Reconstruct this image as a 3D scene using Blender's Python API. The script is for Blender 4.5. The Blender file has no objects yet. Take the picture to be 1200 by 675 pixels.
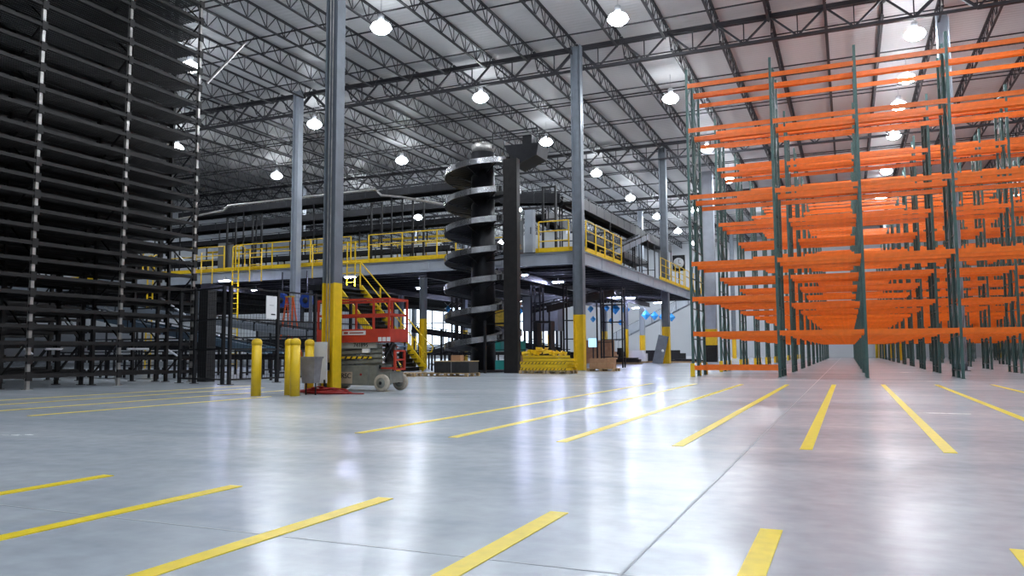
import bpy, math, random
from mathutils import Vector, Matrix
random.seed(7)
C = bpy.context.scene.collection
PI = math.pi
H = 0.92                                   # eye height
YAW, PIT, ROL, FPX = 0.40874217, 0.08248328, 0.00532329, 907.29

# ------------------------------------------------------------------ camera
def cam_axes():
    cy, sy, cp, sp = math.cos(YAW), math.sin(YAW), math.cos(PIT), math.sin(PIT)
    fwd = Vector((-sy*cp, cy*cp, sp)); right = Vector((cy, sy, 0))
    down = fwd.cross(right)
    if down.z > 0: down = -down
    cr, sr = math.cos(ROL), math.sin(ROL)
    return cr*right+sr*down, -sr*right+cr*down, fwd
RT, DN, FW = cam_axes()
cam = bpy.data.objects.new('camera', bpy.data.cameras.new('camera')); C.objects.link(cam)
cam.matrix_world = Matrix(((RT.x, -DN.x, -FW.x, 0), (RT.y, -DN.y, -FW.y, 0), (RT.z, -DN.z, -FW.z, H), (0, 0, 0, 1)))
cam.data.sensor_width = 36; cam.data.lens = FPX/1200*36; cam.data.clip_end = 400; cam.data.clip_start = .05
bpy.context.scene.camera = cam
def ray(px, py): return RT*(px-600)+DN*(py-337.5)+FW*FPX
def fl(px, py, z=0):                       # survey helper: the place at height z seen along a sight line
    v = ray(px, py); t = (z-H)/v.z; return (v.x*t, v.y*t)
def atY(px, py, Y):
    v = ray(px, py); t = Y/v.y; return (v.x*t, H+v.z*t)

# ------------------------------------------------------------------ materials
MATS = {}
def mat(name, col, rough=.5, metal=0., emit=None, es=1., noise=0., nscale=8., bump=0., bscale=40., spec=None):
    m = bpy.data.materials.new(name); m.use_nodes = True; nt = m.node_tree; b = nt.nodes['Principled BSDF']
    b.inputs['Base Color'].default_value = (*col, 1); b.inputs['Roughness'].default_value = rough; b.inputs['Metallic'].default_value = metal
    if spec is not None: b.inputs['Specular IOR Level'].default_value = spec
    if emit: b.inputs['Emission Color'].default_value = (*emit, 1); b.inputs['Emission Strength'].default_value = es
    if noise or bump:
        tc = nt.nodes.new('ShaderNodeTexCoord')
    if noise:
        n = nt.nodes.new('ShaderNodeTexNoise'); n.inputs['Scale'].default_value = nscale; n.inputs['Detail'].default_value = 4
        nt.links.new(tc.outputs['Object'], n.inputs['Vector'])
        r = nt.nodes.new('ShaderNodeValToRGB')
        r.color_ramp.elements[0].position = .3; r.color_ramp.elements[1].position = .7
        r.color_ramp.elements[0].color = (*[c*(1-noise) for c in col], 1); r.color_ramp.elements[1].color = (*[min(1, c*(1+noise)) for c in col], 1)
        nt.links.new(n.outputs['Fac'], r.inputs['Fac']); nt.links.new(r.outputs['Color'], b.inputs['Base Color'])
    if bump:
        n = nt.nodes.new('ShaderNodeTexNoise'); n.inputs['Scale'].default_value = bscale
        nt.links.new(tc.outputs['Object'], n.inputs['Vector'])
        bp = nt.nodes.new('ShaderNodeBump'); bp.inputs['Strength'].default_value = bump; bp.inputs['Distance'].default_value = .01
        nt.links.new(n.outputs['Fac'], bp.inputs['Height']); nt.links.new(bp.outputs['Normal'], b.inputs['Normal'])
    MATS[name] = m; return m
M = MATS
mat('steel_blue', (.165, .185, .215), .45, .2, noise=.12, nscale=3)
mat('beam_grey', (.36, .39, .44), .5, .1, noise=.1, nscale=1.5)
mat('joist', (.030, .028, .032), .6, .2)
mat('girder', (.034, .032, .038), .55, .2)
mat('yellow', (.80, .52, .012), .42, noise=.08, nscale=6)
mat('yellow_dirty', (.72, .46, .02), .5, noise=.22, nscale=9)
mat('orange', (.88, .165, .008), .35, noise=.1, nscale=5)
mat('orange_label', (.30, .05, .01), .6)
mat('green', (.065, .125, .115), .4, .3, noise=.15, nscale=5)
mat('steel_dark', (.035, .037, .042), .45, .5)
mat('black', (.012, .012, .014), .45, .2)
mat('dark', (.022, .022, .026), .4, .5, noise=.2, nscale=4)
mat('dark_brown', (.015, .013, .013), .55, .3, noise=.3, nscale=4)
mat('darker', (.012, .012, .013), .6)
mat('galv', (.42, .40, .38), .4, .7, noise=.25, nscale=6)
mat('rim', (.34, .34, .35), .26, .9, noise=.35, nscale=2)
mat('chrome', (.8, .8, .82), .15, 1.)
mat('red', (.44, .036, .018), .45, noise=.12, nscale=6)
mat('plate_cream', (.48, .38, .28), .6)
mat('panel_grey', (.34, .35, .32), .5)
mat('redhose', (.30, .012, .010), .5)
mat('lift_grey', (.20, .205, .18), .5, .1, noise=.15, nscale=8)
mat('tire', (.42, .37, .30), .8, noise=.15, nscale=12)
mat('white', (.78, .78, .76), .5)
mat('board_white', (.62, .64, .67), .5, noise=.05, nscale=3)
mat('bin_grey', (.20, .19, .20), .5, noise=.2, nscale=6)
mat('wood', (.42, .29, .15), .75, noise=.25, nscale=10)
mat('carton', (.40, .22, .12), .8, noise=.12, nscale=5)
mat('crate_black', (.022, .022, .024), .6, noise=.3, nscale=8)
mat('blue', (.02, .22, .66), .4)
mat('blue_dark', (.01, .05, .30), .4)
mat('belt_blue', (.12, .19, .27), .35, noise=.15, nscale=3)
mat('teal', (.02, .28, .25), .5)
mat('orange_ladder', (.80, .12, .02), .5)
mat('sheet_white', (.8, .8, .8), .6)
mat('cabinet_grey', (.17, .18, .19), .5, noise=.1, nscale=2)
mat('text_black', (.01, .01, .01), .6)
mat('text_red', (.25, .02, .02), .6)
mat('cord_white', (.6, .62, .65), .6)
mat('lamp_glow', (1, 1, 1), .4, emit=(.86, .93, 1.), es=150.)
mat('lamp_side', (1, 1, 1), .4, emit=(.86, .93, 1.), es=8.)
mat('tube_glow', (1, 1, 1), .4, emit=(.62, .66, 1.), es=170.)
mat('rod_white', (.85, .86, .9), .35, .2)
mat('housing', (.5, .5, .52), .4, .5)
mat('wall', (.60, .62, .65), .8, noise=.04, nscale=.3)
mat('screen', (.1, .3, .5), .3, emit=(.25, .5, .8), es=1.2)

def floor_material():
    m = bpy.data.materials.new('polished_concrete'); m.use_nodes = True; nt = m.node_tree; b = nt.nodes['Principled BSDF']
    N = nt.nodes.new; L = nt.links.new
    tc = N('ShaderNodeTexCoord')
    mp = N('ShaderNodeMapping'); mp.inputs['Scale'].default_value = (.16, .55, 1); L(tc.outputs['Object'], mp.inputs['Vector'])
    n1 = N('ShaderNodeTexNoise'); n1.inputs['Scale'].default_value = 1.1; n1.inputs['Detail'].default_value = 7; n1.inputs['Roughness'].default_value = .65
    L(mp.outputs['Vector'], n1.inputs['Vector'])
    n2 = N('ShaderNodeTexNoise'); n2.inputs['Scale'].default_value = 6; n2.inputs['Detail'].default_value = 8
    L(tc.outputs['Object'], n2.inputs['Vector'])
    r = N('ShaderNodeValToRGB'); r.color_ramp.elements[0].position = .32; r.color_ramp.elements[1].position = .68
    r.color_ramp.elements[0].color = (.34, .38, .43, 1); r.color_ramp.elements[1].color = (.49, .52, .56, 1)
    L(n1.outputs['Fac'], r.inputs['Fac'])
    r2 = N('ShaderNodeValToRGB'); r2.color_ramp.elements[0].position = .3; r2.color_ramp.elements[1].position = .7
    r2.color_ramp.elements[0].color = (.90, .90, .90, 1); r2.color_ramp.elements[1].color = (1.06, 1.06, 1.06, 1)
    L(n2.outputs['Fac'], r2.inputs['Fac'])
    mx = N('ShaderNodeMix'); mx.data_type = 'RGBA'; mx.blend_type = 'MULTIPLY'; mx.inputs['Factor'].default_value = 1
    L(r.outputs['Color'], mx.inputs['A']); L(r2.outputs['Color'], mx.inputs['B'])
    L(mx.outputs['Result'], b.inputs['Base Color'])
    mr = N('ShaderNodeMapRange'); mr.inputs['To Min'].default_value = .18; mr.inputs['To Max'].default_value = .32
    L(n1.outputs['Fac'], mr.inputs['Value']); L(mr.outputs['Result'], b.inputs['Roughness'])
    b.inputs['Specular IOR Level'].default_value = .5
    n3 = N('ShaderNodeTexNoise'); n3.inputs['Scale'].default_value = 1.3; n3.inputs['Detail'].default_value = 3
    L(tc.outputs['Object'], n3.inputs['Vector'])
    bp = N('ShaderNodeBump'); bp.inputs['Strength'].default_value = .12; bp.inputs['Distance'].default_value = .02
    L(n3.outputs['Fac'], bp.inputs['Height']); L(bp.outputs['Normal'], b.inputs['Normal'])
    return m
def deck_material():
    m = bpy.data.materials.new('roof_deck'); m.use_nodes = True; nt = m.node_tree; b = nt.nodes['Principled BSDF']
    N = nt.nodes.new; L = nt.links.new
    tc = N('ShaderNodeTexCoord'); w = N('ShaderNodeTexWave'); w.bands_direction = 'Y'; w.inputs['Scale'].default_value = 1.05; w.inputs['Distortion'].default_value = 0
    L(tc.outputs['Object'], w.inputs['Vector'])
    bp = N('ShaderNodeBump'); bp.inputs['Strength'].default_value = .5; bp.inputs['Distance'].default_value = .03
    L(w.outputs['Fac'], bp.inputs['Height']); L(bp.outputs['Normal'], b.inputs['Normal'])
    b.inputs['Base Color'].default_value = (.62, .61, .61, 1); b.inputs['Roughness'].default_value = .55
    return m
M['floor'] = floor_material(); M['deck'] = deck_material()

# ------------------------------------------------------------------ mesh builder
class MB:
    def __init__(s): s.v = []; s.f = []; s.sm = []
    def add(s, vs, fs, smooth=False):
        o = len(s.v); s.v += [tuple(v) for v in vs]; s.f += [tuple(i+o for i in f) for f in fs]; s.sm += [smooth]*len(fs)
    def box(s, x0, x1, y0, y1, z0, z1):
        s.add([(x, y, z) for z in (z0, z1) for y in (y0, y1) for x in (x0, x1)],
              [(0, 2, 3, 1), (4, 5, 7, 6), (0, 1, 5, 4), (2, 6, 7, 3), (0, 4, 6, 2), (1, 3, 7, 5)]); return s
    def bar(s, a, b, w=.05, h=None, up=(0, 0, 1)):
        a, b = Vector(a), Vector(b); h = w if h is None else h; d = (b-a).normalized(); u = Vector(up)
        if abs(d.dot(u)) > .98: u = Vector((1, 0, 0))
        r = d.cross(u).normalized()*w/2; u = r.cross(d).normalized()*h/2
        s.add([p+i*r+j*u for p in (a, b) for i, j in ((-1, -1), (1, -1), (1, 1), (-1, 1))],
              [(0, 1, 2, 3), (7, 6, 5, 4), (0, 4, 5, 1), (1, 5, 6, 2), (2, 6, 7, 3), (3, 7, 4, 0)]); return s
    def tube(s, pts, r=.02, n=8, closed=False):
        pts = [Vector(p) for p in pts]; rings = []; m = len(pts)
        for i, p in enumerate(pts):
            d = (pts[min(i+1, m-1)]-pts[max(i-1, 0)]).normalized()
            u = Vector((0, 0, 1)) if abs(d.z) < .9 else Vector((1, 0, 0))
            a = d.cross(u).normalized(); b = a.cross(d)
            rings.append([p+r*(math.cos(t)*a+math.sin(t)*b) for t in [2*PI*k/n for k in range(n)]])
        vs = [v for q in rings for v in q]; fs = []
        for i in range(m-1):
            for k in range(n): fs.append((i*n+k, i*n+(k+1) % n, (i+1)*n+(k+1) % n, (i+1)*n+k))
        s.add(vs, fs, True); s.add(rings[0], [tuple(range(n))]); s.add(rings[-1], [tuple(range(n))[::-1]]); return s
    def lathe(s, prof, c=(0, 0, 0), n=20, axis='z', smooth=True):
        vs = []
        for r, h in prof:
            for k in range(n):
                t = 2*PI*k/n; x, y = r*math.cos(t), r*math.sin(t)
                q = {'z': (x, y, h), 'y': (x, h, y), 'x': (h, x, y)}[axis]
                vs.append((c[0]+q[0], c[1]+q[1], c[2]+q[2]))
        fs = [(i*n+k, i*n+(k+1) % n, (i+1)*n+(k+1) % n, (i+1)*n+k) for i in range(len(prof)-1) for k in range(n)]
        fs += [tuple(range(n))[::-1], tuple((len(prof)-1)*n+k for k in range(n))]
        s.add(vs, fs, smooth); return s
    def poly(s, pts, z0, z1):                 # vertical prism from an outline in x, y
        n = len(pts); vs = [(x, y, z0) for x, y in pts]+[(x, y, z1) for x, y in pts]
        s.add(vs, [tuple(range(n))[::-1], tuple(range(n, 2*n))]+[(i, (i+1) % n, n+(i+1) % n, n+i) for i in range(n)]); return s
    def mesh(s, name, m):
        me = bpy.data.meshes.new(name); me.from_pydata(s.v, [], s.f); me.polygons.foreach_set('use_smooth', s.sm); me.materials.append(m if not isinstance(m, str) else M[m]); me.update(); return me
    def build(s, name, m, parent=None, loc=(0, 0, 0)):
        return put(name, s.mesh(name, m), parent, loc)
def put(name, me, parent=None, loc=(0, 0, 0), rz=0):
    o = bpy.data.objects.new(name, me); C.objects.link(o); o.location = loc; o.rotation_euler.z = rz
    if parent: o.parent = parent
    return o
def tag(o, label, cat, group=None, kind=None):
    o['label'] = label; o['category'] = cat
    if group: o['group'] = group
    if kind: o['kind'] = kind
    return o
def thing(name, label, cat, loc=(0, 0, 0), rz=0, group=None, kind=None):
    o = bpy.data.objects.new(name, None); C.objects.link(o); o.location = loc; o.rotation_euler.z = rz
    return tag(o, label, cat, group, kind)
def dup(root, loc=None, rz=None, label=None):
    r = root.copy(); C.objects.link(r)
    if loc is not None: r.location = loc
    if rz is not None: r.rotation_euler.z = rz
    if label: r['label'] = label
    def kids(a, b):
        for ch in list(a.children):
            c = ch.copy(); C.objects.link(c); c.parent = b; kids(ch, c)
    kids(root, r); return r
def text(s, size, name, m, parent, loc, rot, ext=.004):
    cu = bpy.data.curves.new(name, 'FONT'); cu.body = s; cu.size = size; cu.extrude = ext; cu.align_x = 'CENTER'; cu.align_y = 'CENTER'
    t = bpy.data.objects.new('tmp', cu); C.objects.link(t)
    bpy.context.view_layer.update()
    me = bpy.data.meshes.new_from_object(t.evaluated_get(bpy.context.evaluated_depsgraph_get()))
    bpy.data.objects.remove(t); me.materials.clear(); me.materials.append(M[m])
    o = put(name, me, parent, loc); o.rotation_euler = rot; return o
ORD = 'first second third fourth fifth sixth seventh eighth ninth tenth eleventh twelfth thirteenth fourteenth fifteenth sixteenth seventeenth eighteenth nineteenth twentieth twenty-first twenty-second twenty-third twenty-fourth'.split()

# ------------------------------------------------------------------ room shell
XL, XR, YF, YB, ZR = -78, 40, -20, 112, 16.62
def shell():
    f = MB().box(XL, XR, YF, YB, -.3, 0).build('floor', 'floor'); tag(f, 'polished grey blue concrete warehouse floor with glossy light reflections', 'floor', kind='structure')
    c = MB().box(XL, XR, YF, YB, ZR, ZR+.2).build('ceiling', 'deck'); tag(c, 'pale ribbed metal roof deck above the dark open steel joists', 'ceiling', kind='structure')
    for n, b, l in (('wall_back', (XL, XR, YB, YB+.3, 0, ZR), 'pale grey far wall seen under and beyond the mezzanine'),
                    ('wall_left', (XL-.3, XL, YF, YB, 0, ZR), 'grey side wall far behind the dark shelving'),
                    ('wall_right', (XR, XR+.3, YF, YB, 0, ZR), 'grey side wall beyond the orange racks'),
                    ('wall_front', (XL, XR, YF-.3, YF, 0, ZR), 'grey wall on the near side of the hall')):
        tag(MB().box(*b).build(n, 'wall'), l, 'wall', kind='structure')
    # saw cut joints in the slab
    mj = mat('joint', (.30, .32, .35), .5)
    for x in (-12.5, -.9, 10.7):
        tag(MB().box(x-.007, x+.007, YF, YB, -.01, .0015).build('trim_1', 'joint'), 'thin saw cut joint running away along the concrete floor', 'floor joint', 'saw cut joints in the slab', 'structure')
    for y in (3.2, 14.8, 26.4):
        tag(MB().box(XL, XR, y-.006, y+.006, -.01, .0013).build('trim_2', 'joint'), 'thin saw cut joint running across the concrete floor', 'floor joint', 'saw cut joints across the slab', 'structure')
shell()

# ------------------------------------------------------------------ roof steel
GX0, GSP = -12.2, 16.5
GY = [-3.3, 16.6, 36.5, 56.4, 76.3, 96.2]
JS = GSP/7
CX = [GX0+GSP*i for i in (-3, -2, -1, 0, 1, 2, 3)]
def girder_mesh():
    b = MB(); zt, zb = 16.28, 15.18
    b.bar((0, -.09, zt), (GSP, -.09, zt), .10, .2); b.bar((0, .09, zt), (GSP, .09, zt), .10, .2)
    b.bar((JS*.5, 0, zb), (GSP-JS*.5, 0, zb), .2, .13)
    b.bar((0, 0, zb), (JS*.5, 0, zb), .14, .1); b.bar((GSP, 0, zb), (GSP-JS*.5, 0, zb), .14, .1)
    for k in range(7):
        x0, x1 = k*JS, (k+1)*JS; xm = (x0+x1)/2
        hv = .13 if k in (0, 6) else .09
        b.bar((x0, 0, zt), (xm, 0, zb), hv if k < 4 else .08); b.bar((xm, 0, zb), (x1, 0, zt), hv if k > 2 else .08)
        b.bar((xm, 0, zb), (xm, 0, zt), .05)
    return b.mesh('roof_girder', 'girder')
def joist_mesh():
    b = MB(); Lg = 19.9; zt, zb = 16.56, 15.78; n = 16; d = Lg/n
    b.bar((0, .1, zt), (0, Lg-.1, zt), .13, .06); b.bar((0, d*.6, zb), (0, Lg-d*.6, zb), .11, .06)
    for k in range(n):
        y0 = k*d; ym = y0+d/2; y1 = y0+d
        b.bar((0, max(y0, .1), zt), (0, ym, zb), .035); b.bar((0, ym, zb), (0, min(y1, Lg-.1), zt), .035)
        b.bar((0, ym, zb), (0, ym, zt), .028)
    return b.mesh('roof_joist', 'joist')
def roof():
    gm, jm = girder_mesh(), joist_mesh()
    for y in GY[1:]:
        for i, x in enumerate(CX[:-1]):
            tag(put('roof_girder', gm, None, (x, y, 0)), 'dark steel truss girder spanning between grey columns under the roof', 'girder', 'roof girders between columns', 'structure')
    for j, y in enumerate(GY):
        if y > 110 or y < 10: continue
        yy = y
        for i in range(42):
            x = CX[0]+JS*i
            if x > 34: break
            # skip those far outside what the hall shows
            if x > .2*(yy+20)+6 or x < -1.62*(yy+20)-2: continue
            if yy+19.9 > YB+4.2: continue
            tag(put('roof_joist', jm, None, (x, yy, 0)), 'dark open web steel joist running under the pale roof deck', 'joist', 'open web roof joists', 'structure')
        for k in range(1, 7):
            z = 16.5 if k % 2 else 15.84
            yb = yy+19.9*k/7
            if yb > YB-1: continue
            b = MB().bar((CX[0], yb, z), (XR-4, yb, z), .055)
            if k == 3: b.bar((CX[0], yb+.5, 16.5), (XR-4, yb+.5, 16.5), .06)
            tag(b.build('joist_bridging', 'joist'), 'thin dark bridging bar running across the undersides of the roof joists', 'bridging bar', 'bridging bars across the joists', 'structure')
roof()

# ------------------------------------------------------------------ columns
def h_section(w, d, t=.03):
    w /= 2; d /= 2
    return [(-w, -d), (-w+t, -d), (-w+t, -t/2), (w-t, -t/2), (w-t, -d), (w, -d), (w, d), (w-t, d), (w-t, t/2), (-w+t, t/2), (-w+t, d), (-w, d)]
def column(x, y, w, label, top=16.2, ypaint=2.72, grey='steel_blue', d=None, name='steel_column', yellow='yellow', group=None):
    t = thing(name, label, 'column', (x, y, 0), 0, group)
    d = d or w
    sh = MB().poly(h_section(w, d), ypaint, top); sh.build('shaft', grey, t)
    MB().poly(h_section(w, d), .02, ypaint).build('painted_base', yellow, t)['label'] = 'yellow painted lower shaft'
    MB().box(-w*.7, w*.7, -d*.7, d*.7, 0, .02).build('base_plate', 'steel_blue', t)
    return t
c1 = column(-11.26, 15.2, .34, 'tall grey steel column with yellow base, nearest one, in front of the red scissor lift', d=.32, ypaint=2.58)
# conduit and little box in the near column's web
MB().tube([(.02, -.13, .5), (.02, -.13, 15)], .013, 6).tube([(-.06, -.13, .3), (-.06, -.13, 15)], .012, 6).build('conduit', 'galv', c1)
jb = MB().box(-.09, .05, -.20, -.12, .52, .70).build('outlet_box', 'dark', c1)
MB().lathe([(.012, -.215), (.03, -.2)], (-.02, 0, .61), 10, 'y').build('plug', 'board_white', jb)
column(-11.99, 36.5-.55, .50, 'grey steel column with yellow base at the corner of the mezzanine', d=.42)
column(-12.32, 57.0, .52, 'grey column with yellow base and a dark panel leaning on it')
column(-28.95, 35.6, .42, 'pale grey column rising through the mezzanine left of the near column', ypaint=2.7, grey='beam_grey')
column(4.45, 39.05, .50, 'tall grey column standing between the orange racks on the right', ypaint=.3, grey='beam_grey', yellow='steel_blue')
wc = thing('double_column', 'wide grey column with yellow band seen behind the left end of the orange rack', 'column', (-10.6, 66.2, 0))
MB().poly(h_section(1.1, .6), 2.75, 16.2).build('shaft', 'beam_grey', wc); MB().poly(h_section(1.1, .6), 1.4, 2.75).build('painted_band', 'yellow', wc)
MB().poly(h_section(1.1, .6), 0, 1.4).build('lower_shaft', 'dark_brown', wc)
for i, (x, y) in enumerate([(-12.6, 96.2), (4.3, 76.5), (4.3, 96.2), (-45.2, 56.4), (-28.7, 56.4), (-28.7, 76.3), (-45.2, 76.3)]):
    column(x, y, .45, 'far grey building column, %s counted from the right and near' % ORD[i], group='far building columns')

# ------------------------------------------------------------------ high bay lamps
def lamp_proto():
    t = thing('high_bay_lamp', '', 'ceiling lamp', (0, 0, 0), 0, 'high bay lamps')
    MB().lathe([(.10, .30), (.14, .27), (.14, .02), (.11, 0)], n=14).build('ballast_housing', 'housing', t)
    MB().tube([(0, 0, .3), (0, 0, 1.115)], .015, 6).build('hanging_stem', 'housing', t)
    MB().lathe([(.12, 0), (.22, -.04), (.38, -.14), (.47, -.31)], n=16).build('reflector', 'lamp_side', t)
    MB().lathe([(.44, -.30), (.38, -.42), (.27, -.50), (.15, -.54), (.03, -.555)], n=16).build('lens', 'lamp_glow', t)  # lens oversized so that its shape takes in the lamp's bloom
    return t
LP = lamp_proto()
lines = [(-42.3, [(-42.4, 29), (-42.4, 39.3), (-41.9, 49.0), (-41.6, 60), (-41.4, 70.6), (-41.4, 81), (-41.4, 92)], 'far left row'),
         (-30, [(-29.7, 28.2), (-30.2, 38.7), (-30.1, 48.9), (-30.1, 60), (-30.1, 71), (-30.1, 82), (-30.1, 93)], 'second row from the left'),
         (-18, [(-18.4, 28.1), (-18.5, 38.4), (-18.45, 48.6), (-18.1, 59.0), (-18.2, 70.0), (-18.2, 81), (-18.2, 92), (-18.2, 103)], 'row above the spiral conveyor'),
         (-8, [(-8.5, -5), (-8.5, 7), (-8.5, 19), (-8.6, 31.5), (-8.75, 43.0), (-8.7, 55), (-13.9, 78.7), (-8.7, 66), (-8.7, 90)], 'rack end row'),
         (3.3, [(3.3, -5), (3.3, 6), (3.3, 17), (3.3, 28.2), (3.29, 38.6), (3.33, 44.9), (3.22, 49.8), (3.28, 56.7), (3.3, 68), (3.3, 80), (3.3, 95)], 'row above the orange racks'),
         (15, [(15, 5), (15, 22), (15, 40), (15, 60), (15, 85)], 'right most row')]  # near and right most lamps out of view, added to light the hall
first = True
for _, pts, nm in lines:
    for i, (x, y) in enumerate(pts):
        lab = 'glowing high bay lamp, %s from the near end of the %s' % (ORD[i], nm)
        if first: LP.location = (x, y, 15.5); LP['label'] = lab; first = False
        else: dup(LP, (x, y, 15.5), label=lab)

# ------------------------------------------------------------------ painted floor lines
def lines_on_floor():
    near = [(-6.42, 'left end one'), ]
    xs = [-6.42, -5.2, -3.95, -2.73, -1.56, -.40, .70]
    k = 0
    for x in xs[1:]:
        o = MB().box(x-.055, x+.055, -6, 4.27, 0, .004).build('floor_line', 'tape')
        tag(o, 'yellow painted line in the near row on the floor, %s from the left' % ORD[k], 'floor line', 'yellow lines of the near row'); k += 1
    far = [(-6.42, 15, 22.1), (-5.2, 7.55, 22.1), (-3.97, 7.53, 22.1), (-2.73, 7.55, 22.1), (-1.56, 7.62, 22.3), (-.40, 7.78, 22.6), (.80, 7.98, 23), (2.08, 8.2, 23.3), (3.4, 8.4, 23.7), (4.62, 8.5, 24)]
    for k, (x, y0, y1) in enumerate(far):
        if x == -6.42: continue
        o = MB().box(x-.055, x+.055, y0, y1, 0, .004).build('floor_line', 'tape')
        tag(o, 'yellow painted line in the row before the racks, %s from the left' % ORD[k-1], 'floor line', 'yellow lines before the racks')
    for k, (x, y0, y1) in enumerate([(-15.75, 8.4, 17.5), (-14.4, 8.2, 16.5), (-12.85, 8, 15.5), (-11.35, 7.9, 13.2)]):
        o = MB().box(x-.05, x+.05, y0, y1, 0, .004).build('floor_line', 'tape')
        tag(o, 'thin yellow floor line by the dark shelving, %s out from the shelves' % ORD[k], 'floor line', 'yellow lines by the dark shelving')
mat('tape', (.80, .60, .02), .4, noise=.08, nscale=12)
lines_on_floor()

# ------------------------------------------------------------------ orange pallet racks
RX0, BAY = -5.14, 2.74
LEV = [1.53, 4.05, 6.49, 8.97, 10.65]
def frame_meshes():
    d = 1.07; h = 11.3
    p = MB()
    for y in (0, d):
        p.box(-.045, -.035, y-.04, y+.04, 0, h); p.box(.035, .045, y-.04, y+.04, 0, h)
        p.box(-.036, .036, y-.036 if y == 0 else y+.03, y-.03 if y == 0 else y+.036, 0, h)
        p.box(-.07, .07, y-.07, y+.07, 0, .012)
    z = .25; k = 0
    while z < h-.3:
        p.bar((0, 0, z), (0, d, z), .035, .035)
        z2 = min(z+1.1, h-.15)
        a, bb = ((0, 0), (0, d)) if k % 2 else ((0, d), (0, 0))
        p.bar((0, a[1], z), (0, bb[1], z2), .035, .035)
        z = z2; k += 1
    # heavier punched front of the lower post
    return p.mesh('upright_frame', 'green')
def beam_mesh(L):
    b = MB()
    b.box(.05, L-.05, -.025, .025, -.076, .076)
    b.box(.05, L-.05, -.032, .0, .035, .078); b.box(.05, L-.05, -.032, 0, -.078, -.045)
    for x in (.045, L-.055): b.box(x, x+.01, -.045, .03, -.10, .10)
    return b.mesh('beam', 'orange')
FM, BM, BM0 = frame_meshes(), beam_mesh(BAY), beam_mesh(2.94)
GUARD = MB().box(-.075, .075, -.09, -.05, .01, .48).box(-.08, -.05, -.09, .06, .01, .48).mesh('post_guard', 'yellow')
BLK = MB().box(-.3, .3, -.02, .02, .3, .42).mesh('row_spacer', 'green')
def rack_row(y, idx, side, group_k):
    xmax = .185*y+1.6
    n = max(3, int(math.ceil((xmax-RX0)/BAY)))
    t = thing('pallet_rack', 'orange and green pallet rack row, %s back from the yellow floor lines' % ORD[idx], 'pallet rack', (RX0, y, 0), 0, 'rows of orange pallet racking')
    xs = [0, 2.94]+[2.94+BAY*k for k in range(1, n)]
    for x in xs: put('upright_frame', FM, t, (x, 0, 0))
    put('post_guard', GUARD, t, (-.01, 0, 0))
    put('post_guard', GUARD, t, (-.01, 1.07+.15, 0), PI) if side else None
    for i in range(n):
        lv = list(LEV)
        if i == 0: lv = ([.32, 2.78] if group_k == 0 else [2.9])+lv
        elif group_k > 0: lv = [2.85]+lv
        if n*len(lv)*2 > 98: lv = [z for z in lv if z != 1.53]
        for z in lv:
            if group_k > 3 and z in (8.97,) and i == 2: continue
            for dy in (-.055, 1.07+.055):
                o = put('beam', BM0 if i == 0 else BM, t, (xs[i], dy, z))
                if dy > 0: o.rotation_euler.z = 0
    return t
idx = 0
for k in range(11):
    y = 28.2+6.75*k
    rack_row(y, idx, False, k); idx += 1
    rack_row(y+1.36, idx, True, k); idx += 1

# ------------------------------------------------------------------ dark shelving on the left
SH_Y = [19.15, 16.4, 13.65, 10.9]
SLEV = [.35+.44*i for i in range(16)]+[7.5+.58*i for i in range(10)]
def shelving(xf, depth, ys, idx, decks):
    lab = ['front most', 'second', 'third', 'fourth', 'fifth'][idx]
    t = thing('shelving_rack', 'tall dark steel shelving rack with close spaced beams, %s from the open floor' % lab, 'shelving rack', (xf, ys[0], 0), 0, 'dark shelving racks on the left')
    L = ys[0]-ys[-1]; top = 13.4
    for y in ys:
        yy = y-ys[0]
        for x in (0, -depth):
            p = MB().box(x-.045, x+.045, yy-.045, yy+.045, 0, top); p.box(x-.09, x+.09, yy-.09, yy+.09, 0, .02)
            o = p.build('post', 'galv' if x == 0 and idx == 0 else 'dark_brown', t)
            if x == 0 and idx == 0: o['label'] = 'bare galvanised post'
        b = MB()
        for k in range(12):
            z = .3+k*1.08; b.bar((0, yy, z), (-depth, yy, z+1.0 if k % 2 else z), .04); b.bar((0 if k % 2 else -depth, yy, z), (-depth if k % 2 else 0, yy, z+1.0), .04)
        b.build('end_bracing', 'dark_brown', t)
    for z in SLEV:
        for x in (.055, -depth-.055):
            b = MB().box(x-.02, x+.02, -L, 0, z-.05, z+.05)
            for y in ys: b.box(x-.03, x+.03, y-ys[0]-.08, y-ys[0]+.08, z-.12, z+.12)
            b.build('shelf_beam', 'dark_brown', t)
        if z > 2.4 or decks:
            d = MB()
            for q in range(9): 
                xx = -depth*(q+.5)/9; d.box(xx-.035, xx+.035, -L, 0, z+.03, z+.055)
            d.build('shelf_deck', 'dark_brown', t)
    return t
shelving(-19.75, 1.1, SH_Y, 0, False)
shelving(-21.3, 1.1, SH_Y, 1, False)
shelving(-25.0, 1.1, SH_Y[:3], 2, True)
shelving(-26.6, 1.1, [19.15, 16.4], 3, True)
shelving(-30.5, 1.1, [22, 19.15], 4, True)
# diagonal brace tubes at the end of the shelving
def rodt(name, a, b, r, m, label, cat, group=None):
    o = MB().tube([a, b], r, 8).build(name, m); return tag(o, label, cat, group)
a = atY(238, 98, 19.3); b_ = atY(288, 50, 22.0)
rodt('brace_tube', (a[0]+.1, 19.35, a[1]), (b_[0], 22.0, b_[1]), .045, 'galv', 'shiny diagonal brace tube rising from the end post of the dark shelving to the roof', 'brace tube')

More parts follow.
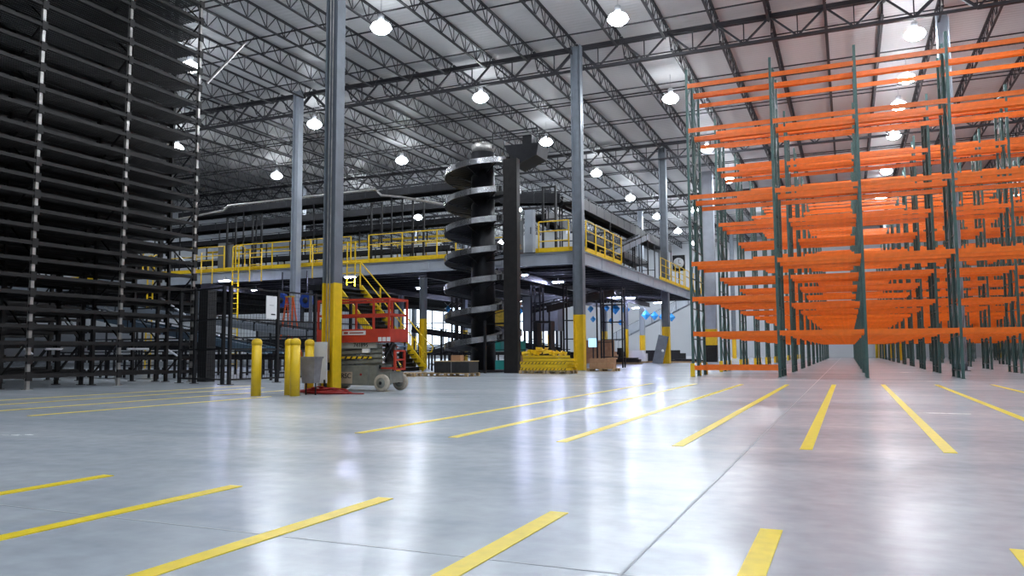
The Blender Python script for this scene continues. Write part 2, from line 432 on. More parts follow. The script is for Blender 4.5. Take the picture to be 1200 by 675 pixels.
# ------------------------------------------------------------------ black guard fence
def fence(a, b, h, ys, label, sign=False):
    a, b = Vector((*a, 0)), Vector((*b, 0)); L = (b-a).length; rz = math.atan2(b.y-a.y, b.x-a.x)
    t = thing('guard_fence', label, 'fence', a, rz)
    for x in ys:
        MB().box(x-.045, x+.045, -.045, .045, 0, h).box(x-.1, x+.1, -.1, .1, 0, .015).build('post', 'black', t)
    for i in range(len(ys)-1):
        x0, x1 = ys[i]+.06, ys[i+1]-.06
        f = MB()
        for z in (.15, 1.05, 1.95, h-.05): f.bar((x0, 0, z), (x1, 0, z), .05)
        p = f.build('panel_frame', 'black', t)
        w = MB(); n = int((x1-x0)/.12)
        for q in range(1, n): w.bar((x0+(x1-x0)*q/n, 0, .15), (x0+(x1-x0)*q/n, 0, h-.05), .006)
        for q in range(1, 22): w.bar((x0, 0, .15+(h-.2)*q/22), (x1, 0, .15+(h-.2)*q/22), .006)
        w.build('wire_mesh', 'black', p)
    return t
fence((-16.8, 17.75), (-16.3, 26.2), 2.94, [0, 1.95, 3.7, 5.6, 8.2], 'black wire mesh guard fence with a white notice, running back behind the bollards')
fence((-19.5, 18.45), (-16.95, 17.75), 2.94, [0, .9, 2.5], 'short black mesh guard fence joining the shelving end to the yellow ladder')
s = thing('notice_sign', 'white notice sheet fixed on the black guard fence', 'sign', (-16.66, 19.35, 2.0))
MB().box(0, .02, -.24, .24, 0, .72).build('sheet', 'sheet_white', s); MB().box(.02, .024, -.02, .17, .12, .16).box(.02, .024, -.1, .1, .42, .43).build('print', 'text_black', s)
tag(MB().box(-19.62, -19.25, 19.3, 19.7, 0, 3.0).build('equipment_post', 'darker'), 'wide black cabinet post at the foot of the shelving corner', 'post')

# ------------------------------------------------------------------ yellow vertical ladder at the mezzanine
def ladder(x, y, z0, z1, label, cage=True):
    t = thing('access_ladder', label, 'ladder', (x, y, 0))
    for s in (-.23, .23):
        MB().box(s-.03, s+.03, -.03, .03, z0, z1).build('rail', 'yellow', t)
    b = MB(); z = z0+.3
    while z < z1-.9: b.bar((-.2, 0, z), (.2, 0, z), .03); z += .3
    b.build('rungs', 'yellow', t)
    if cage:
        for s in (-.23, .23):
            MB().tube([(s, 0, z1-.3), (s, 0, z1), (s, .2, z1+.1), (s, .5, z1), (s, .5, z1-1.1)], .03, 8).build('grab_hoop', 'yellow', t)
    return t
xz = atY(275, 330, 35.7); ladder(xz[0], 35.75, 0, 7.3, 'yellow fixed ladder with hooped grab rails climbing the mezzanine edge')
xz = atY(175, 340, 35.7); ladder(xz[0], 35.75, 0, 7.1, 'yellow fixed ladder seen through the dark shelving beams')

# ------------------------------------------------------------------ mezzanine
MY, MXR, DZ = 36.4, -12.05, 5.98
def mezzanine():
    t = thing('mezzanine', 'long steel mezzanine platform with pale grey edge beam and yellow toe board', 'mezzanine', (0, 0, 0))
    x0 = -70; yb = 70
    MB().box(x0, MXR, MY, yb, DZ-.06, DZ).build('deck', 'dark', t)
    e = MB(); 
    # front channel beam: web and flanges
    xs = [x0, -45, -37, -28.9, -20.85, MXR]
    fb = MB(); fb.box(x0, MXR, MY-.02, MY+.02, 5.30, 5.90); fb.box(x0, MXR, MY-.1, MY+.1, 5.27, 5.30); fb.box(x0, MXR, MY-.1, MY+.1, 5.88, 5.915)
    for x in (-37, -33, -25, -20.85, -16.6):
        fb.box(x-.2, x+.2, MY-.05, MY-.02, 5.4, 5.85)
    fb.build('front_edge_beam', 'beam_grey', t)
    rb = MB(); rb.box(MXR-.02, MXR+.02, MY, yb, 5.30, 5.90); rb.box(MXR-.1, MXR+.1, MY, yb, 5.27, 5.30); rb.box(MXR-.1, MXR+.1, MY, yb, 5.88, 5.915)
    for y in range(40, 70, 4): rb.box(MXR+.02, MXR+.05, y-.1, y+.1, 5.35, 5.86)
    rb.build('side_edge_beam', 'beam_grey', t)
    MB().box(x0, -17.9, MY-.13, MY-.11, DZ-.05, DZ+.17).build('toe_board', 'yellow', t)
    MB().box(-14.4, MXR, MY-.13, MY-.11, DZ-.05, DZ+.17).build('toe_board', 'yellow', t)
    MB().box(MXR+.11, MXR+.13, MY, 43.6, DZ-.05, DZ+.17).build('toe_board', 'yellow', t)
    MB().box(MXR+.11, MXR+.13, 53.5, 70, DZ-.05, DZ+.17).build('toe_board', 'yellow', t)
    # joists below the deck, every one a part
    k = 0; y = MY+1.2
    while y < 69.5 and k < 38:
        MB().box(x0, MXR-.05, y-.05, y+.05, 5.34, 5.40).box(x0, MXR-.05, y-.008, y+.008, 5.34, 5.90).build('floor_joist', 'dark', t); y += 1.4; k += 1
    for x in (-16.6, -20.85, -28.9, -37, -45):
        MB().box(x-.1, x+.1, MY+.1, yb, 4.95, 4.98).box(x-.012, x+.012, MY+.1, yb, 4.95, 5.33).build('main_beam', 'dark', t)
    return t
mezzanine()
def railing(p0, p1, label, gaps=1.5, z=DZ, name='railing', rails=(.95, 1.5)):
    p0, p1 = Vector((*p0, 0)), Vector((*p1, 0)); L = (p1-p0).length; rz = math.atan2(p1.y-p0.y, p1.x-p0.x)
    t = thing(name, label, 'railing', (p0.x, p0.y, z), rz)
    n = max(1, round(L/gaps))
    for i in range(n+1): MB().box(L*i/n-.03, L*i/n+.03, -.03, .03, .0, 1.5).build('post', 'yellow', t)
    for zz in rails: MB().tube([(0, 0, zz), (L, 0, zz)], .03, 8).build('rail', 'yellow', t)
    return t
railing((-44, MY-.17), (-34.9, MY-.17), 'yellow handrail on the mezzanine edge left of the yellow ladder', 2.2)
railing((-34.0, MY-.17), (-25.6, MY-.17), 'yellow handrail on the mezzanine edge between the ladder and the stair top', 2.4)
railing((-24.4, MY-.17), (-17.9, MY-.17), 'yellow handrail on the mezzanine edge from the stair top to the spiral conveyor', 2.15)
railing((-14.2, MY-.17), (-12.6, MY-.17), 'short yellow handrail on the mezzanine edge between spiral and corner column', 1.6, rails=(.5, 1.0, 1.5))
railing((MXR+.17, MY+.4), (MXR+.17, 43.4), 'yellow handrail on the mezzanine side just past the corner column', 1.6, rails=(.5, 1.0, 1.5))
railing((MXR+.17, 53.7), (MXR+.17, 62), 'yellow handrail on the mezzanine side around the grey column with the leaning panel', 1.6, rails=(.5, 1.0, 1.5))
railing((MXR+.17, 62.6), (MXR+.17, 69.8), 'far yellow handrail on the mezzanine side behind the rack end', 1.9)
railing((-33, 40.2), (-17, 40.2), 'inner yellow handrail on the mezzanine behind the front one', 2.0)
railing((-14.55, 48), (-14.55, 53), 'inner yellow handrail beside the chute on the mezzanine side', 1.7)
# front gate posts sticking down near the ladder
for i, (px, lab) in enumerate([(243, 'left of the ladder'), (300, 'just right of the ladder'), (374, 'beside the near column')]):
    x = atY(px, 290, MY-.3)[0]
    t = thing('loading_gate', 'yellow swing gate frame hung on the mezzanine edge %s' % lab, 'gate', (x, MY-.3, 5.2))
    MB().tube([(-.45, 0, 0), (-.45, 0, 1.95), (.45, 0, 1.95), (.45, 0, 0)], .035, 8).build('frame', 'yellow', t)
    MB().tube([(-.45, 0, 1.0), (.45, 0, 1.0)], .03, 8).tube([(-.45, 0, 1.45), (.45, 0, 1.45)], .03, 8).build('crossbar', 'yellow', t)

# mezzanine support posts
def mcol(x, y, lab, w=.3, base=2.72):
    return column(x, y, w, lab, top=4.94, ypaint=base, name='mezzanine_column', grey='steel_blue')
mcol(-20.85, 36.15, 'grey mezzanine post with yellow base right of the yellow stair')
mcol(-37, 36.4, 'grey mezzanine post behind the black guard fence')
mcol(-19.9, 50.5, 'grey mezzanine post with yellow base behind the yellow stacked guards', w=.45)
mcol(atY(734, 400, 61.5)[0], 61.5, 'thin grey mezzanine post with yellow base left of the leaning panel', w=.3)
mcol(atY(708, 400, 67)[0], 67, 'mezzanine post with yellow base seen between the tall mast frames', w=.5)
mcol(-28.9, 47, 'mezzanine post with yellow base behind the stair')
column(atY(753, 400, 80)[0], 80, .5, 'far pale column with bright yellow base before the back wall', grey='beam_grey', ypaint=2.6)
mcol(-37, 50, 'mezzanine post deep behind the guard fence')
mcol(-28.9, 60, 'mezzanine post deep behind the scissor lift')

# lamps under the mezzanine, some at the rear added for light
def under_lamp(px, py, i, z=5.1, l=.7):
    x, y = fl(px, py, z)
    t = thing('mezzanine_lamp', 'small bluish strip lamp under the mezzanine deck, %s from the left' % ORD[i], 'lamp', (x, y, z), 0, 'strip lamps under the mezzanine')
    MB().box(-l/2-.05, l/2+.05, -.2, .2, .03, .10).box(-.02, .02, -.02, .02, .10, 5.36-z).build('ceiling_mount', 'housing', t); MB().box(-l/2+.03, l/2-.03, -.06, .06, -.02, .03).build('tube', 'tube_glow', t)
for i, (px, py) in enumerate([(263, 329.5), (300, 340), (410, 325), (494, 338), (611, 323), (654, 331), (723, 349), (739, 349.5), (771, 355), (573, 352), (690, 352), (745, 361)]): under_lamp(px, py, i)  # final three added to brighten the space under the rear deck

# ------------------------------------------------------------------ stair
def stair():
    b0 = atY(498, 439, 32.6); t1 = atY(422, 337, 32.6)
    x0, x1, z1 = b0[0], t1[0], t1[1]
    yn, yf = 30.4, 32.6
    t = thing('stair', 'steep yellow steel stair with dark treads climbing from floor to mezzanine', 'stair', (0, 0, 0))
    for y in (yn, yf):
        MB().bar((x0, y, .12), (x1, y, z1), .07, .34).build('stringer', 'yellow', t)
    n = 21
    for i in range(1, n):
        f = i/n; x = x0+(x1-x0)*f; z = z1*f+.04
        MB().box(x-.13, x+.13, yn+.04, yf-.04, z-.03, z).box(x-.13, x-.11, yn+.04, yf-.04, z-.2, z).build('tread', 'darker', t)
    MB().tube([(x0+.35, yf, .95), (x0+.45, yf, 1.2), (x0+.1, yf, 1.45), (x1, yf, z1+1.3), (x1-1.1, yf, z1+1.3)], .035, 8).build('handrail', 'yellow', t)
    MB().tube([(x0+.35, yf, .95), (x0, yf, .9), (x1, yf, z1+.75), (x1-1.1, yf, z1+.75)], .03, 8).build('midrail', 'yellow', t)
    for f in (.04, .36, .68, 1): 
        x = x0+(x1-x0)*f; z = z1*f; MB().box(x-.03, x+.03, yf-.03, yf+.03, z, z+1.3).build('handrail_post', 'yellow', t)
    MB().box(x1-1.4, x1, yn, yf+.1, z1-.05, z1+.02).box(x1-1.4, x1, yn-.03, yn, z1-.25, z1+.02).build('landing', 'dark', t)
    for x in (x1-1.35, x1-.05):
        for y in (yn+.05, yf): MB().box(x-.06, x+.06, y-.06, y+.06, 0, z1-.05).build('landing_post', 'steel_blue', t)
    MB().box(x1-1.4, x1-.1, yf+.1, MY-.25, z1-.05, z1+.02).build('landing', 'dark', t)
    lx = atY(411.5, 310, MY-.3)[0]
    for q in (-.27, .27): MB().box(lx+q-.03, lx+q+.03, MY-.33, MY-.27, z1+.35, DZ+1.2).build('rail', 'yellow', t)
    b = MB()
    for k in range(5): b.bar((lx-.25, MY-.3, z1+.4+k*.28), (lx+.25, MY-.3, z1+.4+k*.28), .03)
    b.build('rungs', 'yellow', t)
stair()

# ------------------------------------------------------------------ spiral conveyor
def spiral(cx=-15.64, cy=32.7, R=1.80, r=.56, turns=6.6, pitch=1.346, z0=1.05):
    t = thing('spiral_conveyor', 'tall dark spiral conveyor with shiny steel rim rising past the mezzanine', 'spiral conveyor', (cx, cy, 0))
    MB().lathe([(r, .1), (r, 10.35)], n=32).build('drum', 'dark', t)
    MB().lathe([(r*.95, 10.35), (r*.95, 10.7), (r*.7, 10.8)], n=20).build('drum_cap', 'galv', t)
    MB().lathe([(1.1, 0), (1.1, .1)], n=24).build('base_ring', 'dark', t)
    st = 40; N = int(turns*st); a0 = PI
    def helix(prof, name, m):
        vs, fs = [], []; q = len(prof)
        for i in range(N+1):
            a = a0+2*PI*i/st; z = z0+pitch*i/st
            for rr, dz in prof: vs.append((rr*math.cos(a), rr*math.sin(a), z+dz))
        for i in range(N):
            for k in range(q): fs.append((i*q+k, i*q+(k+1) % q, (i+1)*q+(k+1) % q, (i+1)*q+k))
        fs += [tuple(range(q)), tuple(N*q+k for k in range(q))]
        b = MB(); b.add(vs, fs, False); return b.build(name, m, t)
    helix([(r, 0), (r, -.1), (R, -.1), (R, 0)], 'conveyor_bed', 'dark')
    helix([(R, .14), (R, -.12), (R+.03, -.12), (R+.03, .14)], 'outer_guard', 'rim')['label'] = 'shiny steel outer guard'
    helix([(r+.3, .16), (r+.3, 0), (r+.32, 0), (r+.32, .16)], 'inner_guard', 'galv')
    # bracket struts from drum under the bed
    for i in range(0, N, 5):
        a = a0+2*PI*i/st; z = z0+pitch*i/st-.1
        MB().bar((r*math.cos(a), r*math.sin(a), z-.28), ((R-.1)*math.cos(a), (R-.1)*math.sin(a), z-.02), .04).build('bracket', 'dark', t)
    # joint covers on the rim, kept bright to carry its white highlights
    for i in range(0, N, 5):
        a = a0+2*PI*(i+.5)/st; z = z0+pitch*(i+.5)/st
        c, s = math.cos(a), math.sin(a)
        MB().bar(((R+.04)*c, (R+.04)*s, z-.11), ((R+.04)*c, (R+.04)*s, z+.135), .10, .02, up=(c, s, 0)).build('joint_cover', 'chrome', t)
    # dark mast panel in front right
    MB().box(1.72, 2.38, -1.5, -1.15, 0, 9.55).build('mast', 'dark_brown', t)
    for z in (2.2, 5.1, 8): MB().bar((2.0, -1.2, z), (.5, -.6, z), .08).build('mast_arm', 'dark', t)
    MB().bar((1.0, -1.9, 0), (1.0, -1.9, 2.3), .1).build('support_leg', 'dark', t); MB().bar((-1.4, -1.5, 0), (-1.4, -1.5, 2.0), .08).build('support_leg', 'dark', t)
    MB().bar((-1.2, 1.3, 0), (-1.2, 1.3, 9.5), .12).build('support_leg', 'dark', t); MB().bar((1.2, 1.3, 0), (1.2, 1.3, 9.5), .12).build('support_leg', 'dark', t)
    # discharge hopper at the top right
    h = MB(); p0 = [(2.0, -.9, 9.35), (3.1, -.9, 9.75), (3.1, .4, 9.75), (2.0, .4, 9.35)]; p1 = [(1.5, -.9, 10.35), (3.2, -.9, 10.3), (3.2, .4, 10.3), (1.5, .4, 10.35)]
    h.add(p0+p1, [(0, 3, 2, 1), (4, 5, 6, 7), (0, 1, 5, 4), (1, 2, 6, 5), (2, 3, 7, 6), (3, 0, 4, 7)]); h.build('discharge_head', 'dark', t)
    MB().box(2.3, 2.75, -.6, -.1, 10.35, 10.8).build('drive_motor', 'dark', t)
    f = MB()
    for x in (.9, 3.1):
        for y in (-.8, .5): f.bar((x, y, 10.3), (x, y, 11), .05)
    for y in (-.8, .5): f.bar((.9, y, 11), (3.1, y, 11), .05)
    f.build('top_frame', 'dark', t)
spiral()

# ------------------------------------------------------------------ conveyors
def conveyor(a, b, w, label, m='dark', side=.2, legs=True, leg_to=0., name='belt_conveyor', belt='darker', sup=3.5, railc=None):
    a, b = Vector(a), Vector(b); d = b-a; L = math.hypot(d.x, d.y); rz = math.atan2(d.y, d.x)
    t = thing(name, label, 'conveyor', (a.x, a.y, a.z), rz); s = d.z/L if L else 0
    for y in (-w/2, w/2):
        MB().bar((0, y, 0), (L, y, d.z), .05, side).build('side_rail', railc or m, t)
        g = MB(); q = .4
        while q < L:
            g.box(q-.03, q+.03, y-.035, y+.035, d.z*q/L-side/2-.02, d.z*q/L+side/2+.10); q += 1.5
        g.bar((0, y, side/2+.1), (L, y, d.z+side/2+.1), .04).build('guide_rail', 'steel_dark', t)
    MB().bar((0, 0, .02), (L, 0, d.z+.02), w-.06, .05).build('belt', belt, t)
    if legs:
        n = max(1, int(L/sup))
        for i in range(n+1):
            x = .2+(L-.4)*i/n; z = d.z*x/L-side/2
            base = leg_to-a.z
            if z-base < .15: continue
            g = MB()
            for y in (-w/2, w/2): g.bar((x, y, base), (x, y, z), .07)
            g.bar((x, -w/2, base+(z-base)*.35), (x, w/2, base+(z-base)*.35), .05)
            g.build('support_leg', m, t)
    return t
D = DZ+.004
conveyor((-41, 38.9, 10.15), (-17.9, 37.9, 10.1), 1.1, 'long dark overhead conveyor high above the mezzanine handrail, feeding the spiral from the left', side=.4, leg_to=D, sup=5)
conveyor((-46, 42, 8.7), (-19.8, 42, 9.0), 1.2, 'dark conveyor line on stands halfway up over the mezzanine deck', side=.3, leg_to=D, sup=4)
conveyor((-50, 45, 10.4), (-16.5, 45, 10.7), 1.4, 'dark deep conveyor run highest at the rear of the mezzanine', side=.45, leg_to=D, sup=6)
conveyor((-46, 39.78, 7.0), (-21, 39.78, 7.0), .6, 'low dark roller conveyor just behind the front yellow handrail', side=.25, leg_to=D, sup=2.5, belt='galv')
conveyor((-17.2, 38.4, 9.25), (-13.9, 38.9, 9.1), .9, 'dark short overhead conveyor right of the spiral top', side=.5, leg_to=D, sup=2)
conveyor((-13.75, 39.7, 9.1), (-13.75, 64, 9.4), 1.0, 'long dark overhead conveyor running back above the mezzanine side', side=.6, leg_to=D, sup=5)
conveyor((-16.2, 47, 8.6), (-16.2, 66, 8.3), 1.0, 'second dark overhead conveyor running back beside the highest one', side=.5, leg_to=D, sup=5)
conveyor((-18.4, 47, 9.9), (-18.4, 69, 9.3), 1.0, 'third dark overhead conveyor running back deeper on the mezzanine', side=.6, leg_to=D, sup=6)
conveyor((-12.75, 44, 6.7), (-12.75, 52.5, 8.8), .6, 'steep dark chute conveyor in the gap of the side handrail', side=.35, leg_to=D, railc='steel_blue')
conveyor((-15.9, 40.5, 3.3), (-13.6, 46, 4.5), 1.2, 'dark inclined conveyor hanging under the mezzanine side', side=.4, sup=4)
conveyor((-33, 24.5, 3.0), (-20.3, 23.8, .95), .9, 'blue grey inclined belt conveyor behind the black guard fence', side=.3, belt='belt_blue', railc='belt_blue')
conveyor((-36, 28.5, 3.5), (-17.5, 28.5, 1.15), .9, 'grey inclined belt conveyor further behind the guard fence', side=.3, belt='belt_blue', railc='beam_grey')
conveyor((-29, 21.6, .8), (-18.0, 21.6, .8), .8, 'low black conveyor with orange strip behind the guard fence', side=.2, sup=1.3)
conveyor((-33, 26.2, 1.3), (-18.4, 26.2, 1.3), 1.0, 'black waist high conveyor deep behind the guard fence', side=.4, sup=1.6)
conveyor((-19.3, 34.8, .9), (-17.5, 33.9, 1.2), .8, 'dark infeed conveyor climbing into the foot of the spiral', side=.22, sup=1.2)
conveyor((-26, 38.8, .85), (-13.6, 38.8, .85), .7, 'black floor conveyor behind the stair and spiral', side=.18, sup=1.3)
conveyor((-24.2, 40.8, 2.3), (-15.5, 42.8, 1.0), .9, 'black sloping conveyor behind the spiral under the mezzanine', side=.35, sup=2)
# wide grey hoarding-like chute against the far wall
conveyor((-27, 95, 2.6), (-15, 95, 8.4), 1.4, 'long pale inclined conveyor rising before the back wall', side=1.0, m='beam_grey', belt='beam_grey', sup=5)
# light pipes above the mezzanine
def pipe(pts, r, label, m='galv'):
    return tag(MB().tube(pts, r, 8).build('pipe', m), label, 'pipe')
pts = [(*((lambda q: (q[0], 36.9, q[1]))(atY(px, py, 36.9))),) for px, py in ((150, 268), (262, 247), (268, 241), (440, 222), (447, 229), (470, 231), (528, 241))]
pipe(pts, .07, 'pale pipe with two kinks running over the mezzanine handrail')
pts = [((lambda q: (q[0], 40.5, q[1]))(atY(px, py, 40.5))) for px, py in ((612, 238), (640, 236), (662, 240), (676, 246))]
pipe(pts, .09, 'short bent grey duct above the railing right of the spiral')
tag(MB().box(-47, -22, 46.8, 46.9, 8.9, 9.05).build('yellow_rail_strip', 'yellow'), 'thin yellow safety strip high at the back of the mezzanine', 'safety strip')
# control cabinets on the mezzanine
def cabinet(x, y, z, w, d, h, label, m='cabinet_grey', name='control_cabinet'):
    t = thing(name, label, 'cabinet', (x, y, z))
    MB().box(-w/2, w/2, -d/2, d/2, 0, h).build('body', m, t)
    MB().box(-w/2+.03, w/2-.03, -d/2-.02, -d/2, .04, h-.04).build('door', m, t)
    MB().box(w/2-.12, w/2-.08, -d/2-.05, -d/2-.02, h*.45, h*.6).build('handle', 'black', t)
    return t
for i, (px, py, w, h, z, lab) in enumerate([(613, 262, .45, 1.4, 0, 'grey control cabinet on the mezzanine just right of the spiral'), (627, 262, .45, 1.3, 0, 'pale control cabinet on the mezzanine, right one of the pair by the spiral'),
                                      (265, 278, .9, 1.0, 0, 'grey box cabinet hung high at the mezzanine ladder'), (182, 288, .9, .6, 0, 'grey box cabinet on the mezzanine seen through the shelving')]):
    x, z = atY(px, py, 38.0); cabinet(x, 38.0 if i > 1 else 37.3, D, w, .4, (2.3, 2.35, 2.0, 1.5)[i], lab, 'cabinet_grey' if i != 1 else 'beam_grey')
# stands carrying upper conveyors, tall dark masts on the mezzanine front
for i, px in enumerate((270, 300, 440, 489, 643)):
    x = atY(px, 270, 37.2)[0]
    t = thing('slender_stand', 'tall thin dark stand on the mezzanine, %s from the left' % ORD[i], 'stand', (x, 37.3, D), 0, 'dark stands on the mezzanine front')
    for s in (-.35, .35): MB().box(s-.05, s+.05, -.05, .05, 0, 3.55).build('post', 'black', t)
    MB().bar((-.35, 0, 3.5), (.35, 0, 3.5), .08).bar((-.35, 0, 1.8), (.35, 0, 1.8), .06).build('crossbar', 'black', t)
# white sheeted machines on the mezzanine
for i, (px, py, w, h, y) in enumerate([(440, 285, 3.2, 1.2, 40.9), (505, 278, 2.6, 1.3, 40.9), (655, 283, 2.2, 1.5, 40.9), (350, 290, 2.4, 1.0, 40.9), (625, 285, 1.4, 1.6, 42.6)]):
    x = atY(px, py, y)[0]
    t = thing('wrapped_machine', 'pale wrapped equipment block behind the mezzanine handrail, %s of five' % ('second from the left', 'third from the left', 'right most', 'left most', 'fourth from the left')[i], 'machine', (x, y, D))
    b = MB(); b.box(-w/2, w/2, -.4, .4, .5, h); b.box(-w/2+.2, w/4, -.35, .35, h, h+.25); b.build('cover', 'board_white', t)
    g = MB()
    for s in (-w/2+.1, 0, w/2-.1):
        for q in (-.35, .35): g.box(s-.04, s+.04, q-.04, q+.04, 0, .5)
    g.build('frame', 'dark', t)

# clock on the mezzanine edge
t = thing('wall_clock', 'round white clock dial in a dark square housing near the side handrail', 'clock', (atY(795, 301, 63.5)[0], 63.5, DZ+.004))
MB().box(-.5, .5, 0, .2, 1.5, 2.8).build('housing', 'black', t)
MB().lathe([(.44, -.02), (.44, 0)], (0, 0, 2.15), 24, 'y').build('dial', 'board_white', t)
MB().bar((0, -.03, 2.15), (.02, -.03, 2.45), .04, .01, up=(0, 1, 0)).bar((0, -.03, 2.15), (.2, -.03, 2.1), .04, .01, up=(0, 1, 0)).build('hands', 'text_black', t)
MB().bar((0, .1, 0), (0, .1, 1.5), .08).build('stand', 'black', t)

# ------------------------------------------------------------------ bollards
def bollard_proto():
    t = thing('bollard', '', 'bollard', (0, 0, 0), 0, 'yellow bollards by the near column')
    MB().lathe([(.105, 0), (.105, 1.12)], n=24).build('tube', 'yellow', t)
    MB().lathe([(.112, 1.10), (.112, 1.16), (.10, 1.205), (.06, 1.235), (.01, 1.245)], n=24).build('cap', 'yellow', t)
    return t
BP = bollard_proto(); BP.location = (-11.83, 13.31, 0); BP['label'] = 'yellow steel bollard standing alone, left most of the bollards'
dup(BP, (-10.98, 13.55, 0), label='yellow steel bollard in front of the grey bin, nearest the camera')
dup(BP, (-11.42, 13.9, 0), label='yellow steel bollard half hidden just left behind the one before the grey bin')
dup(BP, (*fl(362, 460.5), 0), label='yellow steel bollard rear most, mostly hidden behind the grey bin')
# grey tilt bin / hopper and white board
def bin_():
    x0, x1 = -11.52, -10.90; y = 14.42
    y = 14.05; t = thing('hopper_bin', 'dirty grey plastic hopper bin on feet between bollards and near column', 'bin', (atY(364, 440, y)[0], y, 0))
    b = MB()
    top = [(-.21, -.14), (.21, -.14), (.21, .14), (-.21, .14)]; bot = [(-.15, -.1), (.17, -.1), (.17, .1), (-.15, .1)]
    b.add([(x, q, .26) for x, q in bot]+[(x, q, .82) for x, q in top], [(3, 2, 1, 0), (0, 1, 5, 4), (1, 2, 6, 5), (2, 3, 7, 6), (3, 0, 4, 7), (4, 5, 6, 7)])
    b.build('body', 'bin_grey', t)
    MB().box(-.23, .23, -.16, .16, .80, .84).build('rim', 'bin_grey', t)
    for x in (-.12, .14): MB().box(x-.012, x+.012, -.012, .012, 0, .26).build('foot', 'dark', t)
bin_()
t = thing('white_panel', 'plain pale grey white panel standing behind the hopper bin against the near column', 'panel', (-11.62, 15.32, 0))
MB().box(-.60, .0, -.02, .02, .22, 1.18).build('sheet', 'board_white', t); MB().box(-.6, -.56, -.04, .04, 0, .3).box(-.06, -.02, -.04, .04, 0, .3).build('stand', 'dark', t)
t.location = (atY(383, 430, 14.95)[0], 14.95, 0)
# red hose heap
def hose():
    pts = []
    n = 420
    for i in range(n):
        a = i*.19; r = .30+.22*math.sin(i*.043)+.08*math.sin(i*.31)
        pts.append((r*1.25*math.cos(a)+.12*math.sin(i*.017), .55*r*math.sin(a), .022+.15*(.5+.5*math.sin(i*.11))*max(0, 1-r*1.3)))
    for i in range(30): pts.append((pts[-1][0]+.035, pts[-1][1]+.006*math.sin(i*.5), .022))
    tag(MB().tube(pts, .017, 6).build('air_hose', 'redhose', None, (-10.95, 14.5, 0)), 'tangled dark red hose heaped on the floor at the foot of the near column', 'hose')
hose()

